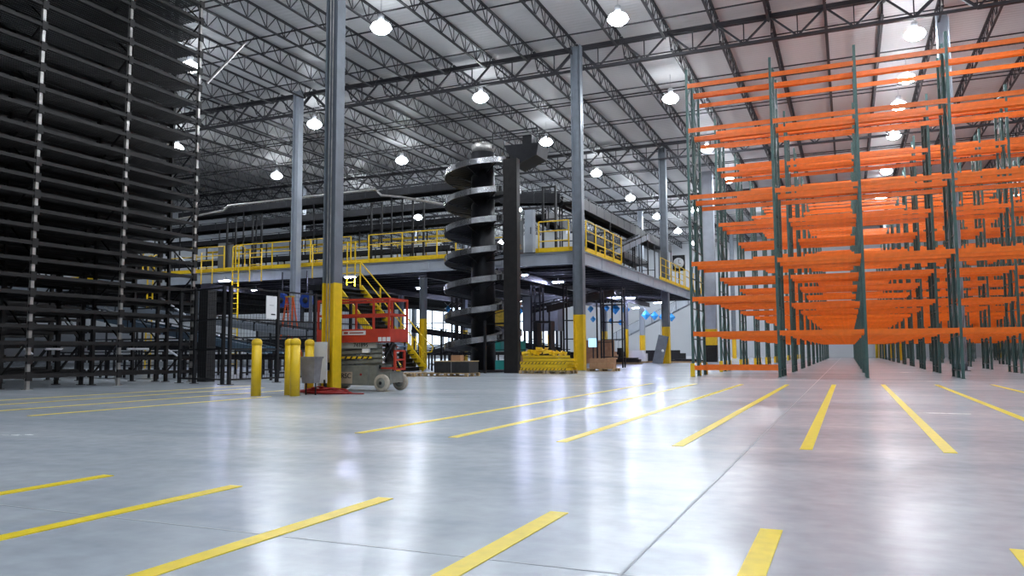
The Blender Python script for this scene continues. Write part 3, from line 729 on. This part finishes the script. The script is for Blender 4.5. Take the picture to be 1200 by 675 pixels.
# ------------------------------------------------------------------ scissor lift
def lift():
    t = thing('scissor_lift', 'grey and red electric scissor lift parked behind the near yellow column', 'scissor lift', (-12.05, 15.72, 0))
    L = 2.12; W = .82
    ch = MB().box(.08, L-.45, .06, W-.06, .14, .62).box(.0, L-.1, .12, W-.12, .2, .46); ch.build('chassis', 'lift_grey', t)
    MB().box(1.0, 1.46, .035, .06, .16, .58).build('battery_door', 'lift_grey', t)
    MB().lathe([(.03, .02), (.03, .035)], (1.25, 0, .4), 12, 'y').build('emergency_button', 'redhose', t)
    MB().box(.66, 1.00, .03, .05, .18, .46).build('decal_plate', 'plate_cream', t)
    text('RSC', .17, 'lettering', 'text_black', t, (.83, .022, .36), (PI/2, 0, 0))
    for x, y in ((.22, .0), (.22, W), (1.87, 0), (1.87, W)):
        w = MB().lathe([(.13, -.06), (.19, -.055), (.205, -.03), (.205, .03), (.19, .055), (.13, .06)], (x, y, .205), 24, 'y').build('wheel', 'tire', t)
        MB().lathe([(.12, -.068), (.13, -.05), (.13, .05), (.12, .068)], (x, y, .205), 16, 'y').build('hub', 'lift_grey', w)
        MB().lathe([(.04, -.085), (.05, .085)], (x, y, .205), 10, 'y').build('axle_cap', 'dark', w)
    # scissor arms folded: four pairs
    for k in range(4):
        z = .66+k*.12
        for y in (.10, W-.10):
            b = MB().bar((.1, y, z), (L-.3, y, z+.07), .05, .085).bar((.1, y+.06 if y < .4 else y-.06, z+.07), (L-.3, y+.06 if y < .4 else y-.06, z), .05, .085)
            b.build('scissor_arm', 'lift_grey', t)
            MB().lathe([(.03, -.04), (.03, .04)], (L-.28, y, z+.03), 10, 'y').build('pivot', 'chrome', t)
    MB().box(.1, 1.55, .03, .05, .78, .83).build('hazard_strip', 'yellow', t)
    for q in range(9): MB().bar((.14+q*.16, .028, .78), (.2+q*.16, .028, .83), .04, .004, up=(0, 1, 0)).build('hazard_mark', 'text_black', t)
    MB().box(1.3, 1.5, .0, .05, .92, 1.02).build('label_plate', 'sheet_white', t)
    MB().box(.2, 1.7, .02, .05, 1.03, 1.165).build('number_panel', 'panel_grey', t)
    text('741895', .14, 'lettering', 'text_black', t, (1.25, .012, 1.10), (PI/2, 0, 0))
    # platform
    MB().box(-.02, L-.05, -.02, W+.02, 1.18, 1.25).build('platform', 'red', t)
    pz = 1.25
    tp = MB().box(-.02, L-.05, -.03, -.01, pz-.08, pz+.24).box(-.02, L-.05, W+.01, W+.03, pz-.08, pz+.24).box(L-.06, L-.04, 0, W, pz-.02, pz+.24).box(-.03, -.01, 0, W, pz-.02, pz+.24)
    tp.build('toe_panel', 'red', t)
    MB().box(.75, 1.42, -.045, -.03, pz+.10, pz+.20).build('maker_plate', 'board_white', t)
    text('SKYJACK', .075, 'lettering', 'text_red', t, (1.08, -.05, pz+.15), (PI/2, 0, 0)) if False else None
    MB().box(.80, .92, -.05, -.045, pz+.125, pz+.175).box(.96, 1.36, -.05, -.045, pz+.135, pz+.165).build('plate_print', 'text_red', t)
    for q in range(3): MB().box(1.78+q*.12, 1.87+q*.12, -.045, -.03, pz-.06, pz+.04).build('white_sticker', 'sheet_white', t)
    # guard rails
    zt = 2.2
    for x in (0, .55, 1.62, L-.07):
        for y in (0, W):
            MB().box(x-.022, x+.022, y-.022, y+.022, pz, zt).build('rail_post', 'red', t)
    for z, m in ((zt, 'red'), (1.83, 'red')):
        MB().bar((0, 0, z), (L-.05, 0, z), .05).bar((0, W, z), (L-.05, W, z), .05).bar((0, 0, z), (0, W, z), .05).bar((L-.07, 0, z), (L-.07, W, z), .05).build('guard_rail', m, t)
    MB().box(.04, .28, .02, .12, 1.85, 2.14).build('document_box', 'board_white', t)
    cb = MB().box(.1, .36, -.02, .12, 1.45, 1.75).build('control_box', 'dark', t)
    MB().box(.2, .3, -.04, -.02, 1.62, 1.68).build('control_lamp', 'orange_ladder', cb)
    # rear ladder
    lad = MB()
    for y in (.2, .62): lad.bar((L-.02, y, .5), (L-.02, y, .98), .05)
    for z in (.52, .75, .96): lad.bar((L-.02, .2, z), (L-.02, .62, z), .04)
    for y in (.2, .62): lad.bar((L-.4, y, .55), (L-.02, y, .55), .04)
    lad.build('step_ladder', 'red', t)
    MB().bar((L-.5, .2, .5), (L-.1, .2, 1.15), .05).bar((L-.1, .6, .5), (L-.5, .6, 1.15), .05).tube([(L-.35, .3, .7), (L-.3, .3, .9), (L-.2, .3, 1.0), (L-.15, .3, .8)], .02).build('steering_linkage', 'dark', t)
lift()

# ------------------------------------------------------------------ pallets and goods on the floor
def pallet(parent, w=1.2, d=1.0):
    p = MB()
    for y in (-d/2+.05, 0, d/2-.05):
        for x in (-w/2+.06, 0, w/2-.06): p.box(x-.06, x+.06, y-.05, y+.05, .02, .10)
        p.box(-w/2, w/2, y-.05, y+.05, 0, .02)
    for y in (-d/2+.05, 0, d/2-.05): p.box(-w/2, w/2, y-.05, y+.05, .10, .12)
    n = 7
    for k in range(n):
        x = -w/2+.06+(w-.12)*k/(n-1); p.box(x-.05, x+.05, -d/2, d/2, .12, .14)
    o = p.build('pallet', 'wood', parent); return o
def new_pallet(x, y, label, w=1.2, d=1.0, rz=0):
    t = thing('pallet', label, 'pallet', (x, y, 0), rz); o = pallet(t, w, d); o.name = 'deck_boards'; return t
new_pallet(-14.15, 26.75, 'light wooden pallet on the floor under the black crate right of the stair', 1.9, 1.1)
new_pallet(-15.75, 26.2, 'empty wooden pallet lying at the foot of the yellow stair', 1.1, 1.0)
t = thing('storage_crate', 'black crate with boxes on its lid on the pallet by the stair', 'crate', (-13.95, 26.75, .14))
MB().box(-.75, .75, -.4, .4, 0, .42).build('body', 'crate_black', t); MB().box(-.77, .77, -.42, .42, .42, .45).build('lid', 'wood', t)
MB().box(-.02, .0, -.41, -.4, .0, .42).build('seam', 'galv', t)
tag(MB().box(-.2, .2, -.15, .15, 0, .22).build('cardboard_box', 'carton', None, (-13.9, 26.75, .59)), 'small brown carton lying on top of the black crate', 'box')
# yellow black column guards stacked
new_pallet(-12.25, 30.9, 'wooden pallet under the left stack of yellow guards', 1.2, 1.1)
new_pallet(-11.1, 30.9, 'wooden pallet under the right end of the yellow guards', 1.0, 1.1)
def guards():
    k = 0
    rows = [(.14, 2.3, 9), (.27, 2.25, 0), (.40, 2.1, 0)]
    m = mat('yellow_hazard', (.80, .53, .02), .45)
    g = None
    def one(L, striped=True):
        t = thing('corner_guard', '', 'guard rail', (0, 0, 0), 0, 'stacked yellow rack guards')
        MB().box(-L/2, L/2, -.06, -.045, 0, .11).box(-L/2, L/2, -.06, .06, 0, .012).build('angle', 'yellow', t)
        if not striped: return t
        w = MB(); n = int(L/.16)
        for q in range(n):
            x = -L/2+.08+q*.16; w.add([(x-.04, -.063, .005), (x+.0, -.063, .005), (x+.06, -.063, .09), (x+.02, -.063, .09)], [(0, 1, 2, 3)]); 
            w.add([(x-.04, -.0615, .005), (x+.0, -.0615, .005), (x+.06, -.0615, .09), (x+.02, -.0615, .09)], [(0, 3, 2, 1)])
        w.build('hazard_stripes', 'text_black', t)
        return t
    P = one(2.2); Q = one(2.1, False); i = 0
    for lay in range(5):
        for q in range(7 if lay < 3 else (5 if lay == 3 else 3)):
            lab = 'yellow black striped steel guard, %s layer up in the heap, %s row from front' % (ORD[lay], ORD[q])
            loc = (-11.68+random.uniform(-.12, .12), 30.5+q*.14+.03*lay, .145+lay*.128); rz = random.uniform(-.035, .035) if lay < 3 else random.uniform(-.06, .06)
            if i == 0: P.location = loc; P['label'] = lab
            elif lay in (0, 2): dup(P, loc, rz, lab)
            elif not Q['label']: Q.location = loc; Q['label'] = lab.replace('yellow black striped', 'plain yellow')
            else: dup(Q, loc, rz, lab.replace('yellow black striped', 'plain yellow'))
            i += 1
    # loose short pieces on top
    sh = MB().box(-.14, .14, -.05, .05, 0, .015).box(-.14, .14, -.05, -.038, 0, .13).box(-.02, .02, -.05, .03, 0, .10).mesh('rack_foot_guard', 'yellow')
    for q in range(32):
        rr = random.random(); x = -11.85+random.uniform(-.85, .75); y = 30.5+random.uniform(0, .75); z = .80+.22*max(0, 1-abs(x+11.95)/.8)*random.random()
        o = put('rack_foot_guard', sh, None, (x, y, z)); o.rotation_euler = (random.uniform(-.6, .6), random.uniform(-.5, .5), random.uniform(0, 6))
        tag(o, 'small yellow steel foot guard tossed on top of the yellow heap', 'foot guard', 'loose foot guards on the heap')
guards()
# cartons by corner column
new_pallet(-10.62, 35.3, 'wooden pallet carrying brown cartons right of the corner column', 1.35, 1.0)
for i, (x, w, h, y) in enumerate([(-10.75, .85, .46, 35.1), (-10.18, .32, .50, 35.15), (-10.8, .8, .4, 35.6)]):
    t = thing('cardboard_box', ('wide brown carton front left on the pallet right of the corner column', 'narrow brown carton at the right end of the carton pallet', 'brown carton at the back of the carton pallet')[i], 'box', (x, y, .14))
    MB().box(-w/2, w/2, -.22, .22, 0, h).build('body', 'carton', t); MB().box(-w/2, w/2, -.03, .03, h, h+.004).box(-w/2, w/2, -.224, -.22, h*.45, h*.5).build('tape', 'wood', t)
new_pallet(-12.0, 33.8, 'small wooden pallet with dark machine parts left of the corner column', .9, .8)
t = thing('parts_pile', 'heap of dark and brown machine parts on the small pallet by the corner column', 'parts', (-12.0, 33.8, .14))
b = MB()
for q in range(12):
    x, y, z = random.uniform(-.35, .35), random.uniform(-.3, .3), random.uniform(.0, .12); b.box(x-.09, x+.09, y-.08, y+.08, z if q > 4 else 0, z+.12)
b.build('blocks', 'dark_brown', t)

# tall thin mast towers under the mezzanine edge
def tower(px, y, i, lab, w=.5, h=4.6):
    x = atY(px, 400, y)[0]
    t = thing('mast_tower', lab, 'tower', (x, y, 0))
    for s in (-w/2, w/2):
        for q in (0, .5): MB().box(s-.04, s+.04, q-.04, q+.04, 0, h).build('post', 'dark', t)
    b = MB()
    for z in (.6, 1.6, 2.6, 3.6, h-.1): b.bar((-w/2, 0, z), (w/2, 0, z), .05).bar((-w/2, .5, z), (w/2, .5, z), .05).bar((-w/2, 0, z), (-w/2, .5, z), .05).bar((w/2, 0, z), (w/2, .5, z), .05)
    b.build('rungs', 'dark', t)
tower(717, 43, 0, 'thin dark ladder like mast frame right of the corner column', 1.25)
tower(668, 39.4, 1, 'thin dark mast frame just left of the corner column', .7)
tower(628, 39.4, 2, 'thin dark mast frame behind the yellow heap', .5)
tower(533, 37.6, 3, 'dark mast frame left of the spiral under the mezzanine', .35)
# machine with forks between
t = thing('order_picker', 'small dark upright truck standing behind the yellow heap', 'truck', (-14.4, 37.6, 0))
MB().box(-.45, .45, -.35, .35, .15, 1.1).build('body', 'dark', t); MB().box(-.45, -.35, -.3, .3, 1.1, 2.4).box(.3, .4, -.3, .3, 1.1, 2.4).box(-.45, .4, -.3, .3, 2.4, 2.5).build('mast', 'dark', t)
for x in (-.3, .3): MB().lathe([(.15, -.05), (.15, .05)], (x, -.32, .15), 14, 'y').build('wheel', 'darker', t)
# colourful bits behind spiral
for i, (px, py, w, h, m, n, lab) in enumerate([(580, 405, .9, .5, 'teal', 'tote_bin', 'teal tote behind the spiral foot, upper left one'), (590, 421, 1.0, .45, 'teal', 'tote_bin', 'teal tote low behind the spiral foot, lower one'), (605, 405, .9, .5, 'teal', 'tote_bin', 'teal tote right behind the spiral mast'),
                                   (572, 424, .5, .6, 'orange_ladder', 'tote_bin', 'orange box on the floor behind the spiral foot'), (614, 425, .8, .7, 'carton', 'cardboard_box', 'brown carton standing behind the spiral mast')]):
    x, z = atY(px, py, 40.2)
    z0 = .96 if z > .9 else 0
    y = 38.8 if z0 else 37.4
    x, z = atY(px, py, y)
    t = thing(n, lab, 'box', (x, y, z0)); MB().box(-w/2, w/2, -.25, .25, 0, h).build('body', m, t); MB().box(-w/2-.02, w/2+.02, -.27, .27, h, h+.04).build('rim', m, t)
# large machine boxes under mezzanine, back
for i, (px, py, y, w, h, m, lab) in enumerate([(588, 375, 47, 1.6, 1.5, 'yellow_dirty', 'yellow machine panel seen through the spiral drum'), (636, 368, 46.5, 2.4, 2.2, 'cabinet_grey', 'grey machine housing raised behind the yellow heap'),
                                          (351, 395, 33, 2.1, 1.6, 'cabinet_grey', 'large grey machine cabinet behind the guard fence, right one'), (320, 395, 33.4, 1.3, 1.6, 'cabinet_grey', 'large grey machine cabinet behind the guard fence, left one'),
                                          (700, 415, 52, 2.2, 1.7, 'carton', 'brown tall load stacked behind the corner column'), (742, 415, 66, 2.2, .9, 'board_white', 'pale wrapped load before the far wall')]):
    x, z = atY(px, py, y)
    z0 = max(0, z-h/2) if i < 4 else 0
    t = thing('machine_housing', lab, 'machine', (x, y, 0))
    MB().box(-w/2, w/2, -.5, .5, z0 if z0 > .3 else .1, (z0 if z0 > .3 else 0)+h).build('body', m, t)
    b = MB()
    for s in (-w/2+.1, w/2-.1):
        for q in (-.4, .4): b.box(s-.06, s+.06, q-.06, q+.06, 0, z0 if z0 > .3 else .1)
    b.build('feet', 'dark', t)
    MB().box(-w/2+.1, w/2-.1, -.52, -.5, (z0 if z0 > .3 else .1)+.1, (z0 if z0 > .3 else 0)+h-.1).build('door', m, t)
# screen workstation
x, z = atY(695, 397, 47); t = thing('workstation_screen', 'lit blue computer screen on a stand behind the corner column', 'screen', (x, 47, 0))
MB().box(-.3, .3, -.03, .03, 1.2, 1.75).build('display', 'screen', t); MB().box(-.03, .03, -.03, .05, 0, 1.2).box(-.25, .25, -.2, .2, 0, .03).build('stand', 'dark', t)
# orange step ladder and blue reels behind the fence
x, z = atY(290, 385, 27); t = thing('step_ladder', 'orange folding step ladder standing behind the black guard fence', 'step ladder', (x, 29.8, 0))
h = 3.6
for s in (-1, 1):
    MB().bar((s*.45-.0, -.35, 0), (s*.18, 0, h), .06).build('rail', 'orange_ladder', t); MB().bar((s*.45, .6, 0), (s*.16, .05, h), .05).build('rear_leg', 'orange_ladder', t)
b = MB()
for k in range(1, 11): f = k/11; b.box(-.45+.27*f, .45-.27*f, -.35+.35*f-.05, -.35+.35*f+.05, h*f-.02, h*f)
b.build('steps', 'galv', t); MB().box(-.22, .22, -.08, .1, h, h+.06).build('top_cap', 'yellow', t)
for i, (px, py) in enumerate(((329, 352), (358, 352))):
    x, z = atY(px, py, 33.5); t = thing('hose_reel', 'round blue reel hanging under the mezzanine, %s of the pair behind the fence' % ('left', 'right')[i], 'reel', (x, 33.6, z))
    MB().lathe([(.34, -.1), (.40, -.1), (.40, .1), (.34, .1)], (0, 0, 0), 24, 'y').build('rim', 'blue_dark', t)
    b = MB()
    for k in range(6): b.bar((0, 0, 0), (.35*math.cos(k*PI/3), 0, .35*math.sin(k*PI/3)), .05)
    b.build('spokes', 'blue', t); MB().lathe([(.16, -.14), (.16, .14)], (0, 0, 0), 14, 'y').build('hub', 'dark', t); MB().bar((0, 0, .38), (0, 0, 5.2-z+.13), .05).build('hanger', 'dark', t)

# leaning dark panel at third column
t = thing('dark_panel', 'dark grey metal panel leaning on the yellow base of the farther column', 'panel', (-12.62, 56.1, 0))
p = MB(); p.bar((-.2, 0, 0), (.25, .3, 2.05), .08, .75, up=(1, 0, 0)); p.build('sheet', 'steel_blue', t); MB().lathe([(.1, -.02), (.1, 0)], (.25, -.15, .95), 12, 'y').build('round_label', 'sheet_white', t)

# blue diamond fittings hanging on pale cords
mat('blue_fit', (.05, .40, .92), .35)
dm = MB()
for s in (1,):
    vs = [(0, 0, .62), (0, 0, -.62), (.55, 0, 0), (-.55, 0, 0), (0, .4, 0), (0, -.4, 0)]
    dm.add(vs, [(0, 2, 4), (0, 4, 3), (0, 3, 5), (0, 5, 2), (1, 4, 2), (1, 3, 4), (1, 5, 3), (1, 2, 5)])
dmm = dm.mesh('diamond_body', 'blue_fit')
diam = [(692, 362, 70, .8), (695, 374, 70, .7), (721, 362, 66, 1.1), (733, 363, 66, 1.0), (757, 369, 74, 1.1), (767, 370, 74, 1.0), (777, 371, 74, 1), (787, 372, 74, .9), (716, 376, 66, .6), (727, 378, 66, .6), (711, 361, 66, .7), (655, 371, 62, .7), (610, 365, 60, .6), (536, 365, 60, .8), (525, 362, 60, .7)]
DLAB = ['large one left of the mast frame', 'lower one left of the mast frame', 'large one between mast frame and thin post', 'large one at the thin post', 'first in the right hand string', 'second in the right hand string', 'third in the right hand string', 'last in the right hand string', 'small one low in the mast frame', 'small lowest one beside the mast frame', 'small one inside the mast frame', 'left of the corner column', 'right of the spiral mast', 'nearer the stair, lower one', 'nearer the stair, upper one']
for i, (px, py, y, s) in enumerate(diam):
    x, z = atY(px, py, y)
    t = thing('hanging_fitting', 'blue hanging diamond fitting, %s' % DLAB[i], 'hanging fitting', (x, y, z), 0, 'blue fittings on pale cords')
    o = put('diamond_body', dmm, t); s *= .75; o.scale = (s, s, s)
    c = MB(); top = 5.3-z
    c.bar((0, 0, .5*s), (-.35, 0, top), .03).bar((0, 0, .5*s), (.35, 0, top), .03); c.build('cord', 'cord_white', t)

# far clutter on the floor
far = [(747, 412, 62, 1.6, 1.0, 'sheet_white', 'white wrapped goods on the far floor left of the leaning panel'), (771, 411, 64, 4.6, 1.0, 'darker', 'long black bin on the far floor left of the leaning panel'), (736, 416, 56, 1.9, .45, 'dark', 'low dark machine body on the floor left of the far clutter'),
       (801, 414, 66, 2.4, .5, 'sheet_white', 'low heap of pale sheeting right of the leaning panel'), (806, 418, 62, 2.6, .3, 'dark', 'dark low pallet load near the rack end'), (727, 407, 60, .5, 1.2, 'dark_brown', 'narrow dark box in front of the far pallets'),
       (716, 412, 58, 1.0, .9, 'carton', 'brown box behind the mast frame'), (675, 412, 56, 1.4, .9, 'dark', 'dark box load behind the corner column')]
for i, (px, py, y, w, h, m, lab) in enumerate(far):
    x = atY(px, py, y)[0]
    t = thing('floor_load', lab, 'load', (x, y, 0))
    b = MB(); pts = []
    n = 14
    for k in range(n):
        a = 2*PI*k/n; sx = abs(math.cos(a))**.45*math.copysign(1, math.cos(a)); sy = abs(math.sin(a))**.45*math.copysign(1, math.sin(a)); pts.append((sx*w/2, sy*.5))
    b.poly(pts, .12, h*.75); b.poly([(x*.8, y*.8) for x, y in pts], h*.75, h); b.build('cover', m, t)
    MB().box(-w/2, w/2, -.5, .5, 0, .12).build('skid', 'wood', t)
# bright far openings, yellow posts at the end of the rack aisles
for i, px in enumerate((1027, 1031, 1037, 1047, 1168, 1172)):
    x, y = fl(px, 413.3, 0); y = 100; x = atY(px, 400, y)[0]
    t = thing('far_bollard', 'tall yellow guard post beyond the far end of the rack aisle, %s from the left' % ORD[i], 'bollard', (x, y, 0), 0, 'yellow guard posts beyond the racks')
    MB().lathe([(.16, 0), (.16, 2.6)], n=12).build('tube', 'yellow', t); MB().lathe([(.16, 2.6), (.1, 2.72)], n=12).build('cap', 'yellow', t)

mat('window_glow', (.8, .85, .9), .3, emit=(.72, .86, 1.), es=1.7)
for i, (pa, pb) in enumerate(((468, 547), (608, 652))):
    xa, xb = atY(pa, 380, YB)[0], atY(pb, 380, YB)[0]
    t = thing('window_%d' % (i+1), ('bright window strip in the far wall seen left of the spiral foot', 'bright window strip in the far wall seen behind the yellow heap')[i], 'window', (xa, YB-.06, 2), kind='structure')
    W = xb-xa; MB().box(0, W, 0, .03, 0, 7.5).build('pane', 'window_glow', t)
    f = MB(); n = 6
    for k in range(n+1): f.box(W*k/n-.12, W*k/n+.12, -.08, 0, 0, 7.5)
    f.box(0, W, -.08, 0, 0, .2).box(0, W, -.08, 0, 7.3, 7.5).box(0, W, -.07, 0, 3.6, 3.8).build('window_frame', 'beam_grey', t)
def atX(px, py, X):
    v = ray(px, py); t = X/v.x; return (X, v.y*t, H+v.z*t)
for i, (a, b, lab) in enumerate([((195, 288), (216, 306), 'upper one by the end post'), ((188, 349), (217, 369), 'middle one by the end post'), ((123, 360), (142, 371), 'by the middle post'), ((83, 377), (92, 386), 'between the left and middle posts'),
        ((53, 409), (73, 409), 'flat one low at the left post'), ((149, 409), (174, 409), 'flat one low between middle and end posts'), ((25, 407), (38, 415), 'short one at the left post'), ((197, 410), (214, 421), 'lowest one by the end post')]):
    tag(MB().tube([atX(*a, -20.98), atX(*b, -20.98)], .035, 8).build('metal_rod', 'rod_white'), 'shiny pale rod inside the dark shelving, %s' % lab, 'rod')

# ------------------------------------------------------------------ world, colour
w = bpy.data.worlds.new('world'); bpy.context.scene.world = w; w.use_nodes = True
w.node_tree.nodes['Background'].inputs[0].default_value = (.6, .7, .85, 1); w.node_tree.nodes['Background'].inputs[1].default_value = .02
vs = bpy.context.scene.view_settings
vs.view_transform = 'Standard'; vs.look = 'None'; vs.gamma = 1; vs.use_curve_mapping = False; vs.exposure = 1.05
